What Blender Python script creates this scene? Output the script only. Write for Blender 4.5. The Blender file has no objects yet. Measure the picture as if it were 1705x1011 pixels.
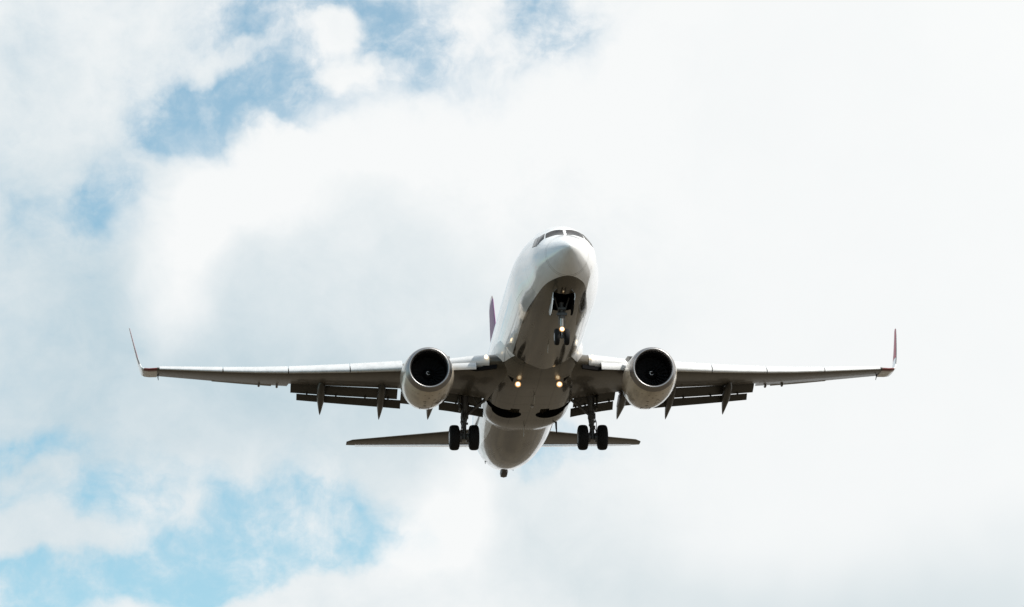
import bpy, bmesh, math, random
from mathutils import Vector, Matrix
random.seed(7)
S = bpy.context.scene
COL = S.collection
R = math.radians

# ------------------------------------------------------------------ camera
FW = Vector((0.0872, 0.96538, 0.24583)); UP = Vector((-0.00114, -0.24668, 0.9691)); RT = Vector((0.99619, -0.08478, -0.02041))
cd = bpy.data.cameras.new('camera'); cam = bpy.data.objects.new('camera', cd); COL.objects.link(cam)
cam.matrix_world = Matrix(((RT.x, UP.x, -FW.x, 0), (RT.y, UP.y, -FW.y, 0), (RT.z, UP.z, -FW.z, 1.7), (0, 0, 0, 1)))
cd.sensor_width = 36; cd.lens = 151.12; cd.clip_start = 1; cd.clip_end = 60000
S.camera = cam
S.view_settings.view_transform = 'Standard'; S.view_settings.look = 'None'
S.view_settings.exposure = 0; S.view_settings.gamma = 1
S.render.resolution_x = 1024; S.render.resolution_y = 607

# ------------------------------------------------------------------ sun
SUN_EL, SUN_AZ = R(52), R(132)
sd = bpy.data.lights.new('sun', 'SUN'); sun = bpy.data.objects.new('sun', sd); COL.objects.link(sun)
sd.energy = 4.8; sd.angle = R(0.6); sd.color = (1, .95, .87)
to_sun = Vector((math.sin(SUN_AZ)*math.cos(SUN_EL), math.cos(SUN_AZ)*math.cos(SUN_EL), math.sin(SUN_EL)))
sun.rotation_euler = to_sun.to_track_quat('Z', 'Y').to_euler()
sun.location = (60, 0, 120)

# ------------------------------------------------------------------ node helper
class NT:
    def __init__(s, nt): s.nt = nt; s.n = nt.nodes; s.l = nt.links
    def new(s, t, **k):
        n = s.n.new(t)
        for a, v in k.items(): setattr(n, a, v)
        return n
    def put(s, sock, v):
        if v is None: return
        if isinstance(v, bpy.types.NodeSocket): s.l.new(v, sock)
        else: sock.default_value = v
    def m(s, op, a, b=None, c=None, clamp=False):
        n = s.new('ShaderNodeMath', operation=op, use_clamp=clamp)
        s.put(n.inputs[0], a); s.put(n.inputs[1], b); s.put(n.inputs[2], c)
        return n.outputs[0]
    def dot(s, a, v):
        n = s.new('ShaderNodeVectorMath', operation='DOT_PRODUCT'); s.put(n.inputs[0], a); n.inputs[1].default_value = v
        return n.outputs['Value']
    def vec(s, op, a, b):
        n = s.new('ShaderNodeVectorMath', operation=op); s.put(n.inputs[0], a); s.put(n.inputs[1], b)
        return n.outputs[0]
    def comb(s, x, y, z=0.0):
        n = s.new('ShaderNodeCombineXYZ'); s.put(n.inputs[0], x); s.put(n.inputs[1], y); s.put(n.inputs[2], z); return n.outputs[0]
    def sep(s, v):
        n = s.new('ShaderNodeSeparateXYZ'); s.put(n.inputs[0], v); return n.outputs
    def noise(s, v, scale, detail=4, rough=.5, dist=0.0, color=False, lac=2.0):
        n = s.new('ShaderNodeTexNoise'); s.put(n.inputs['Vector'], v)
        n.inputs['Scale'].default_value = scale; n.inputs['Detail'].default_value = detail
        n.inputs['Roughness'].default_value = rough; n.inputs['Distortion'].default_value = dist; n.inputs['Lacunarity'].default_value = lac
        return n.outputs['Color' if color else 'Fac']
    def smooth(s, v, a, b, o0=0.0, o1=1.0):
        n = s.new('ShaderNodeMapRange', interpolation_type='SMOOTHSTEP'); s.put(n.inputs[0], v)
        s.put(n.inputs[1], a); s.put(n.inputs[2], b); n.inputs[3].default_value = o0; n.inputs[4].default_value = o1
        return n.outputs[0]
    def mix(s, f, a, b):
        n = s.new('ShaderNodeMix', data_type='RGBA'); s.put(n.inputs[0], f)
        for i, v in ((6, a), (7, b)):
            s.put(n.inputs[i], v if isinstance(v, bpy.types.NodeSocket) else (*v, 1))
        return n.outputs[2]
    def mul(s, a, b):
        n = s.new('ShaderNodeMix', data_type='RGBA', blend_type='MULTIPLY'); n.inputs[0].default_value = 1
        for i, v in ((6, a), (7, b)):
            s.put(n.inputs[i], v if isinstance(v, bpy.types.NodeSocket) else (*v, 1))
        return n.outputs[2]
    def blob(s, v, cx, cy, rx, ry, rot=0):
        mp = s.new('ShaderNodeMapping', vector_type='TEXTURE'); s.put(mp.inputs[0], v)
        mp.inputs[1].default_value = (cx, cy, 0); mp.inputs[2].default_value = (0, 0, R(rot)); mp.inputs[3].default_value = (rx, ry, 1)
        g = s.new('ShaderNodeTexGradient', gradient_type='SPHERICAL'); s.put(g.inputs[0], mp.outputs[0])
        return s.smooth(g.outputs['Fac'], 0.0, 1.0)

# ------------------------------------------------------------------ world: blue sky behind a broken cloud deck, laid out by compass direction
W = bpy.data.worlds.new('World'); S.world = W; W.use_nodes = True
k = NT(W.node_tree); k.n.clear()
tc = k.new('ShaderNodeTexCoord').outputs['Generated']
D0 = FW.normalized()
A = 0.1191
U0 = k.m('DIVIDE', k.dot(tc, RT), A); V0 = k.m('DIVIDE', k.dot(tc, UP), A)
def uu(px): return (px-852.5)/852.5
def vv(py): return (505.5-py)/852.5
uv0 = k.comb(U0, V0, 0.0)
w1 = k.vec('SUBTRACT', k.noise(uv0, 2.2, 3, .55, color=True), (.5, .5, .5))
w2 = k.vec('SUBTRACT', k.noise(uv0, 9, 4, .6, color=True), (.5, .5, .5))
wa = k.vec('MULTIPLY', w1, (.26, .26, 0)); wb = k.vec('MULTIPLY', w2, (.10, .10, 0))
uv = k.vec('ADD', k.vec('ADD', uv0, wa), wb)             # edges torn by turbulence
uvs = k.vec('ADD', uv0, wa)
def field(src, items):
    acc = None
    for (px, py, rx, ry, rot, amt) in items:
        b = k.blob(src, uu(px), vv(py), rx/852.5, ry/852.5, rot)
        acc = k.m('MULTIPLY', b, amt) if acc is None else k.m('MULTIPLY_ADD', b, amt, acc)
    return acc
GAPS = [(440,30,150,90,20,1.1),(560,5,200,50,0,1.0),(665,80,130,90,30,1.0),(470,130,120,90,10,1.0),(345,185,130,75,20,1.1),(505,190,90,55,0,.9),
        (285,175,110,70,-30,.3),(600,190,150,60,15,.55),(925,45,150,90,-30,.8),(880,120,120,70,0,.3),(720,140,110,70,0,.5),
        (195,340,100,90,40,.62),(95,380,120,90,0,.25),
        (505,848,180,85,-8,1.15),(385,925,210,90,-8,1.2),(175,850,130,80,0,.9),(280,950,170,80,0,1.05),(600,885,110,60,0,.5),
        (40,985,200,80,0,1.2),(60,742,150,45,0,.7),(20,830,80,60,0,.4),(925,752,150,60,0,.5),(330,800,200,80,0,.3),(600,930,120,50,0,.3),
        (560,60,80,70,0,-.8),(230,900,160,45,25,-.55),(520,965,210,75,18,-1.3),(70,900,200,90,10,-.7),(590,145,160,45,15,-.35),(410,170,60,40,0,-.3),(425,92,130,34,20,-.75),(590,150,200,46,10,-.5),(690,20,60,60,0,-.4)]
gap = field(uv, [(a, b, c*1.15, d*1.15, e, f*(1.35 if f > 0 else 1.15)) for a, b, c, d, e, f in GAPS])
gap = k.m('MINIMUM', gap, .80)
# outside the patch of sky in view: a broken deck of the same cloud
fr = k.vec('LENGTH', uv0, None)
ln = k.new('ShaderNodeVectorMath', operation='LENGTH'); k.put(ln.inputs[0], uv0); far = k.smooth(ln.outputs['Value'], 1.5, 3.0)
deck = k.smooth(k.noise(tc, 3.5, 6, .55), .5, .62)
left_side = k.smooth(k.dot(tc, Vector((.75, .66, 0))), .35, -.45)  # unseen sky to the left and behind made bluer, to lower fill light
deck = k.m('ADD', k.m('MULTIPLY', deck, .5), k.m('MULTIPLY', left_side, 1.0))
gap = k.m('ADD', gap, k.m('MULTIPLY', far, deck))
f1 = k.noise(k.vec('ADD', uv0, wa), 4.5, 10, .60)
f2 = k.noise(k.vec('ADD', uv0, wb), 13, 8, .64)
n1 = k.m('MULTIPLY_ADD', f1, 4.6, -2.3); n2 = k.m('MULTIPLY_ADD', f2, 2.0, -1.0)
g = k.m('ADD', gap, k.m('MULTIPLY_ADD', k.m('ADD', n1, n2), k.m('MULTIPLY_ADD', gap, .75, .30), -.05))
blue = k.smooth(g, -.25, 1.45, 0, .84)
# the big cumulus in front: crisp upper edge running up to the right
cv = k.new('ShaderNodeFloatCurve'); c0 = cv.mapping.curves[0]
EDGE = [(-40,1500),(60,1100),(120,900),(195,560),(215,400),(262,310),(320,238),(390,215),(455,178),(530,208),(560,200),(640,178),(740,158),(850,150),(930,135),(985,90),(1030,20),(1120,-80),(1400,-300)]
def sd_(px, py): u, v = uu(px), vv(py); return (u+v)*.7071, (u-v)*.7071     # along / across the cloud's edge, which climbs to the right
def cxy(px, py):
    q, w = sd_(px, py); return ((q+1.8)/3.6, (w+1.2)/2.4)
pts = [cxy(*e) for e in EDGE]
c0.points[0].location = pts[0]; c0.points[1].location = pts[-1]
for q in pts[1:-1]: c0.points.new(*q)
cv.mapping.update()
us, vs, _z = k.sep(uv)
al = k.m('MULTIPLY', k.m('ADD', us, vs), .7071); ac_ = k.m('MULTIPLY', k.m('SUBTRACT', us, vs), .7071)
k.put(cv.inputs['Value'], k.m('MULTIPLY_ADD', al, 1/3.6, .5, clamp=True))
ev = k.m('MULTIPLY_ADD', cv.outputs[0], 2.4, -1.2)
dist = k.m('SUBTRACT', ac_, ev)                                        # > 0 inside the cumulus
distn = k.m('ADD', dist, k.m('MULTIPLY_ADD', f2, .16, -.08))
front = k.smooth(distn, -.035, .085)
hole = field(uv, [(520,850,260,130,-10,1.0),(385,930,300,130,-8,1.0),(180,850,220,150,0,1.2),(60,900,300,300,0,1.0),(630,890,170,100,0,.8),(925,752,170,70,0,.9),(280,960,260,120,0,1),(480,760,260,60,10,.5)])
front = k.m('MULTIPLY', front, k.smooth(hole, .45, .05))
blue = k.m('MULTIPLY', blue, k.m('SUBTRACT', 1.0, front))
# soft grey bellies and bright tops
SH = [(600,580,620,300,-8,.80),(800,420,420,160,-12,.22),(330,680,420,220,-10,.30),(90,560,330,330,0,.55),(30,260,220,260,0,.30),(760,720,520,200,0,.28),
      (1060,500,420,220,-8,.26),(880,900,480,210,-12,.48),(1150,960,520,170,0,.42),(110,800,380,200,0,.40),(200,260,210,190,0,.25),
      (1150,800,420,220,0,.16),(600,980,300,110,0,.35),(150,390,260,200,0,.30),(430,330,330,120,22,-.22),(300,470,170,110,50,-.40),(760,830,110,190,-35,-.40),(690,890,190,80,40,-.25),
      (130,110,280,180,0,.10),(60,940,240,110,0,.28),(260,760,760,480,0,.30),(450,640,520,170,-4,.28)]
sh = field(uvs, [(a, b, c, d, e, f*(.60 if f > 0 else 1.0)) for a, b, c, d, e, f in SH])
sh = k.m('ADD', sh, k.m('MULTIPLY_ADD', f1, .75, -.375))
sh = k.m('ADD', sh, k.m('MULTIPLY_ADD', f2, .24, -.12))
sh = k.m('ADD', sh, k.m('MULTIPLY_ADD', k.noise(uvs, 1.6, 4, .5), .5, -.25))
sh = k.m('ADD', sh, k.m('MULTIPLY', k.smooth(U0, -.1, -1.0), .16))
sh = k.m('SUBTRACT', sh, k.m('MULTIPLY', k.smooth(dist, .22, .0), k.m('MULTIPLY', front, .25)))
sh = k.m('MULTIPLY', sh, k.m('SUBTRACT', 1.0, k.m('MULTIPLY', k.smooth(U0, .08, .5), .85)))
sh = k.m('ADD', sh, field(uvs, [(1640,1050,800,230,3,.62),(1200,1040,560,150,0,.30),(30,620,300,420,0,.12)]))
shade = k.m('MULTIPLY', k.m('ADD', sh, .04), 1.0, clamp=True)
dim = k.mix(k.smooth(U0, -.7, .35), (.50, .635, .705), (.60, .695, .735))
cloud = k.mix(shade, (.938, .954, .955), dim)
glow = k.smooth(k.dot(tc, Vector((.80, .42, .42))), .62, .95)                            # brighter cloud added mostly out of view on the right, for reflections
cloud = k.mul(cloud, k.mix(glow, (1, 1, 1), (1.30, 1.27, 1.22)))
sky = k.new('ShaderNodeTexSky', sky_type='NISHITA'); sky.sun_disc = False
sky.sun_elevation = SUN_EL; sky.sun_rotation = SUN_AZ; sky.air_density = 1.0; sky.dust_density = .6; sky.ozone_density = 1.5
b1 = k.new('ShaderNodeBackground'); k.put(b1.inputs[0], k.mul(sky.outputs[0], (.80, 1.07, .96))); b1.inputs[1].default_value = .15
b2 = k.new('ShaderNodeBackground'); k.put(b2.inputs[0], cloud); b2.inputs[1].default_value = 1.0
mx = k.new('ShaderNodeMixShader'); k.put(mx.inputs[0], blue); k.l.new(b2.outputs[0], mx.inputs[1]); k.l.new(b1.outputs[0], mx.inputs[2])
out = k.new('ShaderNodeOutputWorld'); k.l.new(mx.outputs[0], out.inputs[0])

# ------------------------------------------------------------------ materials
def mat(name, base, rough=.4, metal=0.0, coat=0.0, emit=None, estr=0.0, spec=.5):
    m = bpy.data.materials.new(name); m.use_nodes = True
    t = NT(m.node_tree); b = t.n['Principled BSDF']
    b.inputs['Base Color'].default_value = (*base, 1); b.inputs['Roughness'].default_value = rough
    b.inputs['Metallic'].default_value = metal; b.inputs['Coat Weight'].default_value = coat; b.inputs['Coat Roughness'].default_value = .025
    b.inputs['Specular IOR Level'].default_value = spec
    if emit: b.inputs['Emission Color'].default_value = (*emit, 1); b.inputs['Emission Strength'].default_value = estr
    return m, t, b
def wear(t, b, base, dark=.82, streak=True, amt=1.0):
    """dirt stretched along the airflow, set in the thing's own coordinates"""
    oc = t.new('ShaderNodeTexCoord').outputs['Object']
    n1 = t.noise(t.vec('MULTIPLY', oc, (3.2, .35, 3.2)) if streak else oc, 1.0, 6, .62)
    n2 = t.noise(oc, 1.3, 5, .55)
    f = t.m('MULTIPLY', t.smooth(n1, .40, .66), t.smooth(n2, .28, .62))
    c = t.mix(t.m('MULTIPLY', f, amt), base, tuple(v*dark for v in base))
    return oc, c
def line(t, coord, pos, half):                              # thin dark joint at coord == pos
    return t.m('LESS_THAN', t.m('ABSOLUTE', t.m('SUBTRACT', coord, pos)), half)
def rep(t, coord, pitch, off, half):
    fr = t.m('FRACT', t.m('DIVIDE', t.m('SUBTRACT', coord, off), pitch))
    return t.m('LESS_THAN', t.m('ABSOLUTE', t.m('SUBTRACT', fr, .5)), half/pitch)

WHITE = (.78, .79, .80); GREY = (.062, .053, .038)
def fuselage_material():
    m, t, b = mat('fuselage_paint', WHITE, .10, 0, 1.0)
    oc, white = wear(t, b, WHITE, .9)
    x, y, z = t.sep(oc)
    _, grey = wear(t, b, GREY, .72)
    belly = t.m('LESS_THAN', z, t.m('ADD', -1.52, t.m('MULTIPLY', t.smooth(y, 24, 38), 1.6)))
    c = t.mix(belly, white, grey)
    j = t.m('MAXIMUM', rep(t, y, 2.54, .1, .012), line(t, y, 1.28, .012))
    j2 = line(t, t.m('ABSOLUTE', x), .62, .008)
    j = t.m('MAXIMUM', j, t.m('MULTIPLY', line(t, x, .06, .012), belly))
    for zz in (-.95, .95): j2 = t.m('MAXIMUM', j2, line(t, z, zz, .010))
    j = t.m('MAXIMUM', j, t.m('MULTIPLY', j2, t.m('GREATER_THAN', y, 5.0)))
    c = t.mix(t.m('MULTIPLY', j, .55), c, (.05, .045, .04))
    # passenger windows: a painted-on row of small rounded panes at the real pitch
    fr = t.m('ABSOLUTE', t.m('SUBTRACT', t.m('FRACT', t.m('DIVIDE', y, .508)), .5))
    a = t.m('POWER', t.m('DIVIDE', fr, .115/.508), 4.0)
    d = t.m('POWER', t.m('DIVIDE', t.m('ABSOLUTE', t.m('SUBTRACT', z, .52)), .165), 4.0)
    win = t.m('LESS_THAN', t.m('ADD', a, d), 1.0)
    win = t.m('MULTIPLY', win, t.m('MULTIPLY', t.m('GREATER_THAN', y, 6.3), t.m('LESS_THAN', y, 29.4)))
    c = t.mix(win, c, (.03, .035, .04))
    t.put(b.inputs['Base Color'], c)
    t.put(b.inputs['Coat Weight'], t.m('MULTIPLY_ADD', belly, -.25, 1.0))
    rv = t.noise(t.vec('MULTIPLY', oc, (2.5, .5, 2.5)), 1.4, 5, .6)
    t.put(b.inputs['Coat Roughness'], t.smooth(rv, .35, .75, .015, .10)); t.put(b.inputs['Roughness'], t.smooth(rv, .35, .75, .10, .30))
    n = t.noise(t.vec('MULTIPLY', oc, (1.5, .8, 1.5)), 1.2, 2, .5)
    bp = t.new('ShaderNodeBump'); bp.inputs['Strength'].default_value = .07; bp.inputs['Distance'].default_value = .02
    t.put(bp.inputs['Height'], n); t.l.new(bp.outputs[0], b.inputs['Normal']); t.l.new(bp.outputs[0], b.inputs['Coat Normal'])
    return m
def painted(name, base, rough=.3, coat=.3, dark=.75, yp=None, xp=None):
    m, t, b = mat(name, base, rough, 0, coat)
    oc, c = wear(t, b, base, dark)
    x, y, z = t.sep(oc)
    j = None
    if xp: j = rep(t, t.m('ABSOLUTE', x), xp[0], xp[1], .012)
    if yp:
        q = rep(t, y, yp[0], yp[1], .012); j = q if j is None else t.m('MAXIMUM', j, q)
    if j is not None: c = t.mix(t.m('MULTIPLY', j, .5), c, tuple(v*.3 for v in base))
    t.put(b.inputs['Base Color'], c)
    return m
M = {}
M['fus'] = fuselage_material()
M['white'] = painted('white_paint', WHITE, .25, .5, .88)
M['slat'] = painted('slat_paint', (.60, .61, .62), .25, .4, .85)
M['grey'] = painted('grey_paint', GREY, .34, .2, .60, (1.05, .3), (.69, .4))
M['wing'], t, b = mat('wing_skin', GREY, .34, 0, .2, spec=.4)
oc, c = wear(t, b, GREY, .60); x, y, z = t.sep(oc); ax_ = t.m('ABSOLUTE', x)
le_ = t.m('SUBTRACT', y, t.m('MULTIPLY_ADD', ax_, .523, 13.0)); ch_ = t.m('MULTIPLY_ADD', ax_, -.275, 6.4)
cf = t.m('DIVIDE', le_, ch_); j = None
for row in (.28, .46):
    fx = t.m('DIVIDE', t.m('SUBTRACT', t.m('FRACT', t.m('DIVIDE', ax_, .66)), .5), .34); fy = t.m('DIVIDE', t.m('SUBTRACT', cf, row), .05)
    e = t.m('ADD', t.m('MULTIPLY', fx, fx), t.m('MULTIPLY', fy, fy)); r_ = t.m('MULTIPLY', t.m('LESS_THAN', e, 1.0), t.m('GREATER_THAN', e, .62))
    j = r_ if j is None else t.m('MAXIMUM', j, r_)
for row in (.14, .60): j = t.m('MAXIMUM', j, line(t, cf, row, .004))
j = t.m('MAXIMUM', j, rep(t, ax_, 1.98, .3, .012))
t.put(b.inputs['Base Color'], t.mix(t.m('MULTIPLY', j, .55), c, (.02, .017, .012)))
M['belly'], t, b = mat('belly_paint', GREY, .25, 0, .55, spec=.45)
oc, c = wear(t, b, GREY, .7); x, y, z = t.sep(oc)
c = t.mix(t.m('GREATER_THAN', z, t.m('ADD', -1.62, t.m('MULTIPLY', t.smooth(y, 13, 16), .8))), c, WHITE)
j = t.m('MAXIMUM', rep(t, y, 1.3, .2, .022), rep(t, t.m('ABSOLUTE', x), .78, .39, .014))
vor = t.new('ShaderNodeTexVoronoi'); vor.inputs['Scale'].default_value = 1.5; t.put(vor.inputs['Vector'], oc)
j = t.m('MAXIMUM', j, t.m('LESS_THAN', vor.outputs['Distance'], .05))
t.put(b.inputs['Base Color'], t.mix(t.m('MULTIPLY', j, .45), c, (.012, .011, .010)))
t.put(b.inputs['Specular IOR Level'], t.m('MULTIPLY_ADD', j, -.2, .45)); t.put(b.inputs['Coat Weight'], t.m('MULTIPLY_ADD', j, -.22, .55))
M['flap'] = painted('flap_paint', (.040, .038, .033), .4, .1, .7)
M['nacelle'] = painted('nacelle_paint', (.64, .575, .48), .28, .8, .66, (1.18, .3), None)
M['hatch'] = painted('hatch_paint', (.12, .095, .07), .4, .1, .5)
M['lip'], t, b = mat('bare_aluminium', (.33, .32, .32), .38, 1.0)
M['dark'] = mat('shadowed_structure', (.007, .007, .008), .9, spec=.1)[0]  # near black: the shade of recesses is put into the colour
M['rubber'], t, b = mat('tyre_rubber', (.010, .010, .011), .8, spec=.25)
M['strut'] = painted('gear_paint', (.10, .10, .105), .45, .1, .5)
M['chrome'] = mat('oleo_chrome', (.38, .38, .38), .3, 1.0)[0]
M['rim'] = mat('wheel_rim', (.25, .25, .26), .4, .6)[0]
M['fan'] = mat('fan_blades', (.05, .05, .055), .4, .6)[0]
M['spin'] = mat('spinner_black', (.008, .008, .009), .35, 0, .2)[0]
M['mark'] = mat('spinner_white_mark', (.8, .8, .8), .4)[0]
M['red'] = painted('red_paint', (.15, .012, .009), .25, .5, .7)
M['pink'] = painted('winglet_red', (.50, .035, .075), .45, .1, .85)
M['purple'] = painted('purple_paint', (.24, .075, .22), .5, 0, .8)
M['glass'] = mat('cockpit_glass', (.025, .022, .022), .04, 0, 0, spec=.45)[0]
M['seal'] = mat('window_seal', (.06, .055, .05), .5)[0]
M['glow'] = mat('lamp_halo_rim', (.5, .35, .2), .3, 0, 0, (1.0, .50, .17), .75)[0]  # the lamp's orange halo, put in as weak emission on its rim
M['lens'] = mat('clear_lens', (.5, .5, .52), .05, 0, .5)[0]
M['lamp'] = mat('lit_lamp', (1, .9, .7), .3, 0, 0, (1.0, .77, .46), 2.6)[0]
M['steel'] = mat('antenna_metal', (.5, .49, .46), .35, .4)[0]

# ------------------------------------------------------------------ mesh builder
class MB:
    def __init__(s): s.v = []; s.f = []; s.mi = []
    def add(s, vs, fs, mi=0):
        o = len(s.v); s.v += [tuple(p) for p in vs]; s.f += [tuple(i+o for i in f) for f in fs]; s.mi += [mi]*len(fs)
    def loft(s, secs, caps=(True, True), mi=0, mfun=None, closed=True):
        n = len(secs[0]); vs = [p for q in secs for p in q]; fs = []; mis = []
        for i in range(len(secs)-1):
            for j in range(n if closed else n-1):
                a = i*n+j; b2 = i*n+(j+1) % n
                fs.append((a, b2, b2+n, a+n)); mis.append(mfun(i, j) if mfun else mi)
        if closed and caps[0]: fs.append(tuple(range(n-1, -1, -1))); mis.append(mi)
        if closed and caps[1]: fs.append(tuple(range((len(secs)-1)*n, len(secs)*n))); mis.append(mi)
        o = len(s.v); s.v += [tuple(p) for p in vs]; s.f += [tuple(i+o for i in f) for f in fs]; s.mi += mis
    def tube(s, path, rad, n=12, mi=0):
        path = [Vector(p) for p in path]
        if not isinstance(rad, (list, tuple)): rad = [rad]*len(path)
        secs = []; ref = None
        for i, p in enumerate(path):
            d = (path[min(i+1, len(path)-1)]-path[max(i-1, 0)]).normalized()
            if ref is None: ref = d.orthogonal().normalized()
            ref = (ref-d*ref.dot(d)).normalized(); b2 = d.cross(ref)
            secs.append([p+(ref*math.cos(2*math.pi*j/n)+b2*math.sin(2*math.pi*j/n))*rad[i] for j in range(n)])
        s.loft(secs, mi=mi)
    def box(s, c, d, rot=None, mi=0):
        c = Vector(c); h = Vector(d)/2
        vs = [Vector((x*h.x, y*h.y, z*h.z)) for x in (-1, 1) for y in (-1, 1) for z in (-1, 1)]
        if rot is not None: vs = [rot @ q for q in vs]
        s.add([c+q for q in vs], [(0,1,3,2),(4,6,7,5),(0,4,5,1),(2,3,7,6),(0,2,6,4),(1,5,7,3)], mi)
    def lathe(s, prof, center, axis='Y', n=48, mi=0, mfun=None, squash=None, closed_prof=False, open_=False):
        """prof: (along, radius)"""
        c = Vector(center); secs = []
        for a, r in prof:
            q = []
            for j in range(n):
                th = 2*math.pi*j/n; p1, p2 = r*math.cos(th), r*math.sin(th)
                if squash: p1, p2 = squash(a, p1, p2)
                if axis == 'Y': q.append(c+Vector((p1, a, p2)))
                elif axis == 'X': q.append(c+Vector((a, p1, p2)))
                else: q.append(c+Vector((p1, p2, a)))
            secs.append(q)
        if closed_prof: secs.append(secs[0])
        cp = not (closed_prof or open_); s.loft(secs, caps=(cp, cp), mi=mi, mfun=mfun)
    def build(s, name, mats, parent=None, loc=None, smooth=True, angle=38, clean=True):
        me = bpy.data.meshes.new(name); me.from_pydata(s.v, [], s.f)
        for m in (mats if isinstance(mats, (list, tuple)) else [mats]): me.materials.append(m)
        me.polygons.foreach_set('material_index', s.mi)
        bm = bmesh.new(); bm.from_mesh(me)
        if clean: bmesh.ops.remove_doubles(bm, verts=bm.verts, dist=1e-5)
        bmesh.ops.recalc_face_normals(bm, faces=bm.faces)
        bm.to_mesh(me); bm.free()
        o = bpy.data.objects.new(name, me); COL.objects.link(o)
        if smooth:
            me.polygons.foreach_set('use_smooth', [True]*len(me.polygons))
            me.set_sharp_from_angle(angle=R(angle))
        if parent: o.parent = parent
        if loc is not None: o.location = loc
        return o
def pchip(tab):
    x = [float(q[0]) for q in tab]; y = [float(q[1]) for q in tab]; n = len(x)
    h = [x[i+1]-x[i] for i in range(n-1)]; d = [(y[i+1]-y[i])/h[i] for i in range(n-1)]; m = [0.0]*n
    for i in range(1, n-1):
        if d[i-1]*d[i] > 0:
            a = 2*h[i]+h[i-1]; c = h[i]+2*h[i-1]; m[i] = (a+c)/(a/d[i-1]+c/d[i])
    m[0] = d[0]; m[-1] = d[-1]
    def g(q):
        q = min(max(q, x[0]), x[-1]); i = 0
        while i < n-2 and q > x[i+1]: i += 1
        s = (q-x[i])/h[i]
        return (2*s**3-3*s*s+1)*y[i]+(s**3-2*s*s+s)*h[i]*m[i]+(-2*s**3+3*s*s)*y[i+1]+(s**3-s*s)*h[i]*m[i+1]
    return g
def lin(tab):
    def g(q):
        if q <= tab[0][0]: a, b2 = tab[0], tab[1]
        else:
            for a, b2 in zip(tab, tab[1:]):
                if q <= b2[0]: break
        return a[1]+(b2[1]-a[1])*(q-a[0])/(b2[0]-a[0])
    return g
def boolean_cut(o, cutter):
    md = o.modifiers.new('cut', 'BOOLEAN'); md.operation = 'DIFFERENCE'; md.object = cutter; md.solver = 'EXACT'
    try: md.material_mode = 'TRANSFER'
    except Exception: pass
    bpy.context.view_layer.update()
    me = bpy.data.meshes.new_from_object(o.evaluated_get(bpy.context.evaluated_depsgraph_get()))
    me.name = o.data.name; o.modifiers.clear(); o.data = me
    bpy.data.objects.remove(cutter, do_unlink=True)

# ------------------------------------------------------------------ ground (below and behind the camera; it lights and is mirrored by the aircraft's underside)
g_ = MB(); rings = [0, 30, 120, 500, 2000, 8000, 30000]; nn = 64
secs = [[(max(r, .01)*math.cos(2*math.pi*j/nn), max(r, .01)*math.sin(2*math.pi*j/nn)+150, 0) for j in range(nn)] for r in rings]
g_.loft(secs, caps=(True, False))
m, t, b = mat('dry_grass_and_tarmac', (.1, .09, .06), .9)
oc = t.new('ShaderNodeTexCoord').outputs['Object']
c = t.mix(t.smooth(t.noise(oc, .012, 5, .6), .4, .62), (.090, .070, .045), (.056, .043, .028))
c = t.mix(t.smooth(t.noise(oc, .7, 4, .6), .3, .75), c, t.mul(c, (.72, .74, .7)))
t.put(b.inputs['Base Color'], c)
ground = g_.build('ground', m, smooth=False); ground['kind'] = 'structure'

# ------------------------------------------------------------------ the airliner
BASE = Vector((0, 19.6, -3.85))
plane = bpy.data.objects.new('airliner', None); COL.objects.link(plane)
plane.empty_display_size = 2
plane.location = (17.3496, 185.3396, 42.1577); plane.rotation_euler = (R(-3), 0, 0)
plane['label'] = 'white twin engine jet airliner with wheels, flaps and landing lights out against the cloudy sky'
plane['category'] = 'airplane'
OFF = -BASE
def part(mb, name, mats, **kw): return mb.build(name, mats, plane, OFF, **kw)

TOP = pchip([(0,-.66),(.05,-.55),(.15,-.46),(.4,-.28),(.8,-.05),(1.3,.18),(1.75,.37),(2.05,.57),(2.4,.87),(3.0,1.12),(3.6,1.36),(4.5,1.625),(5.5,1.76),(6.5,1.815),(8.0,1.863),(9.0,1.877),(10,1.88),(30,1.88),(33,1.80),(36,1.52),(37.4,1.28),(38.02,1.12)])
BOT = pchip([(0,-.66),(.05,-.78),(.15,-.88),(.4,-1.06),(.8,-1.30),(1.5,-1.59),(2.5,-1.86),(4,-2.05),(5.5,-2.12),(7,-2.13),(24.5,-2.13),(26,-2.13),(28,-2.06),(30,-1.84),(32,-1.42),(34,-.82),(36,-.15),(37.4,.40),(38.02,.70)])
WID = pchip([(0,0),(.05,.115),(.15,.215),(.4,.40),(.8,.62),(1.5,.95),(2.5,1.28),(3.5,1.425),(4.5,1.56),(5.5,1.72),(6.5,1.82),(8,1.862),(9.5,1.872),(12,1.885),(24.5,1.885),(27,1.85),(29,1.76),(31,1.58),(33,1.30),(35,.92),(37,.46),(38.02,.20)])
MID = pchip([(0,-.66),(.8,-.60),(2,-.42),(4,-.15),(6,0),(24.5,0),(28,.1),(32,.4),(36,.80),(38.02,.91)])
def fus_pt(x, th, off=0.0):
    """th = 0 at the crown, grows to the port (+X) side"""
    w, zc = WID(x), MID(x); s, c = math.sin(th), math.cos(th)
    h = (TOP(x)-zc) if c >= 0 else (zc-BOT(x))
    if c > 0:                                                  # the brow over the cockpit is more peaked than an ellipse
        n = 2-.118*max(0, min(1, (8.9-x)/3.76)); r = (abs(s)**n+abs(c)**n)**(-1/n); s, c = s*r, c*r
    return Vector((w*s+.04, x, zc+h*c))
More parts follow.
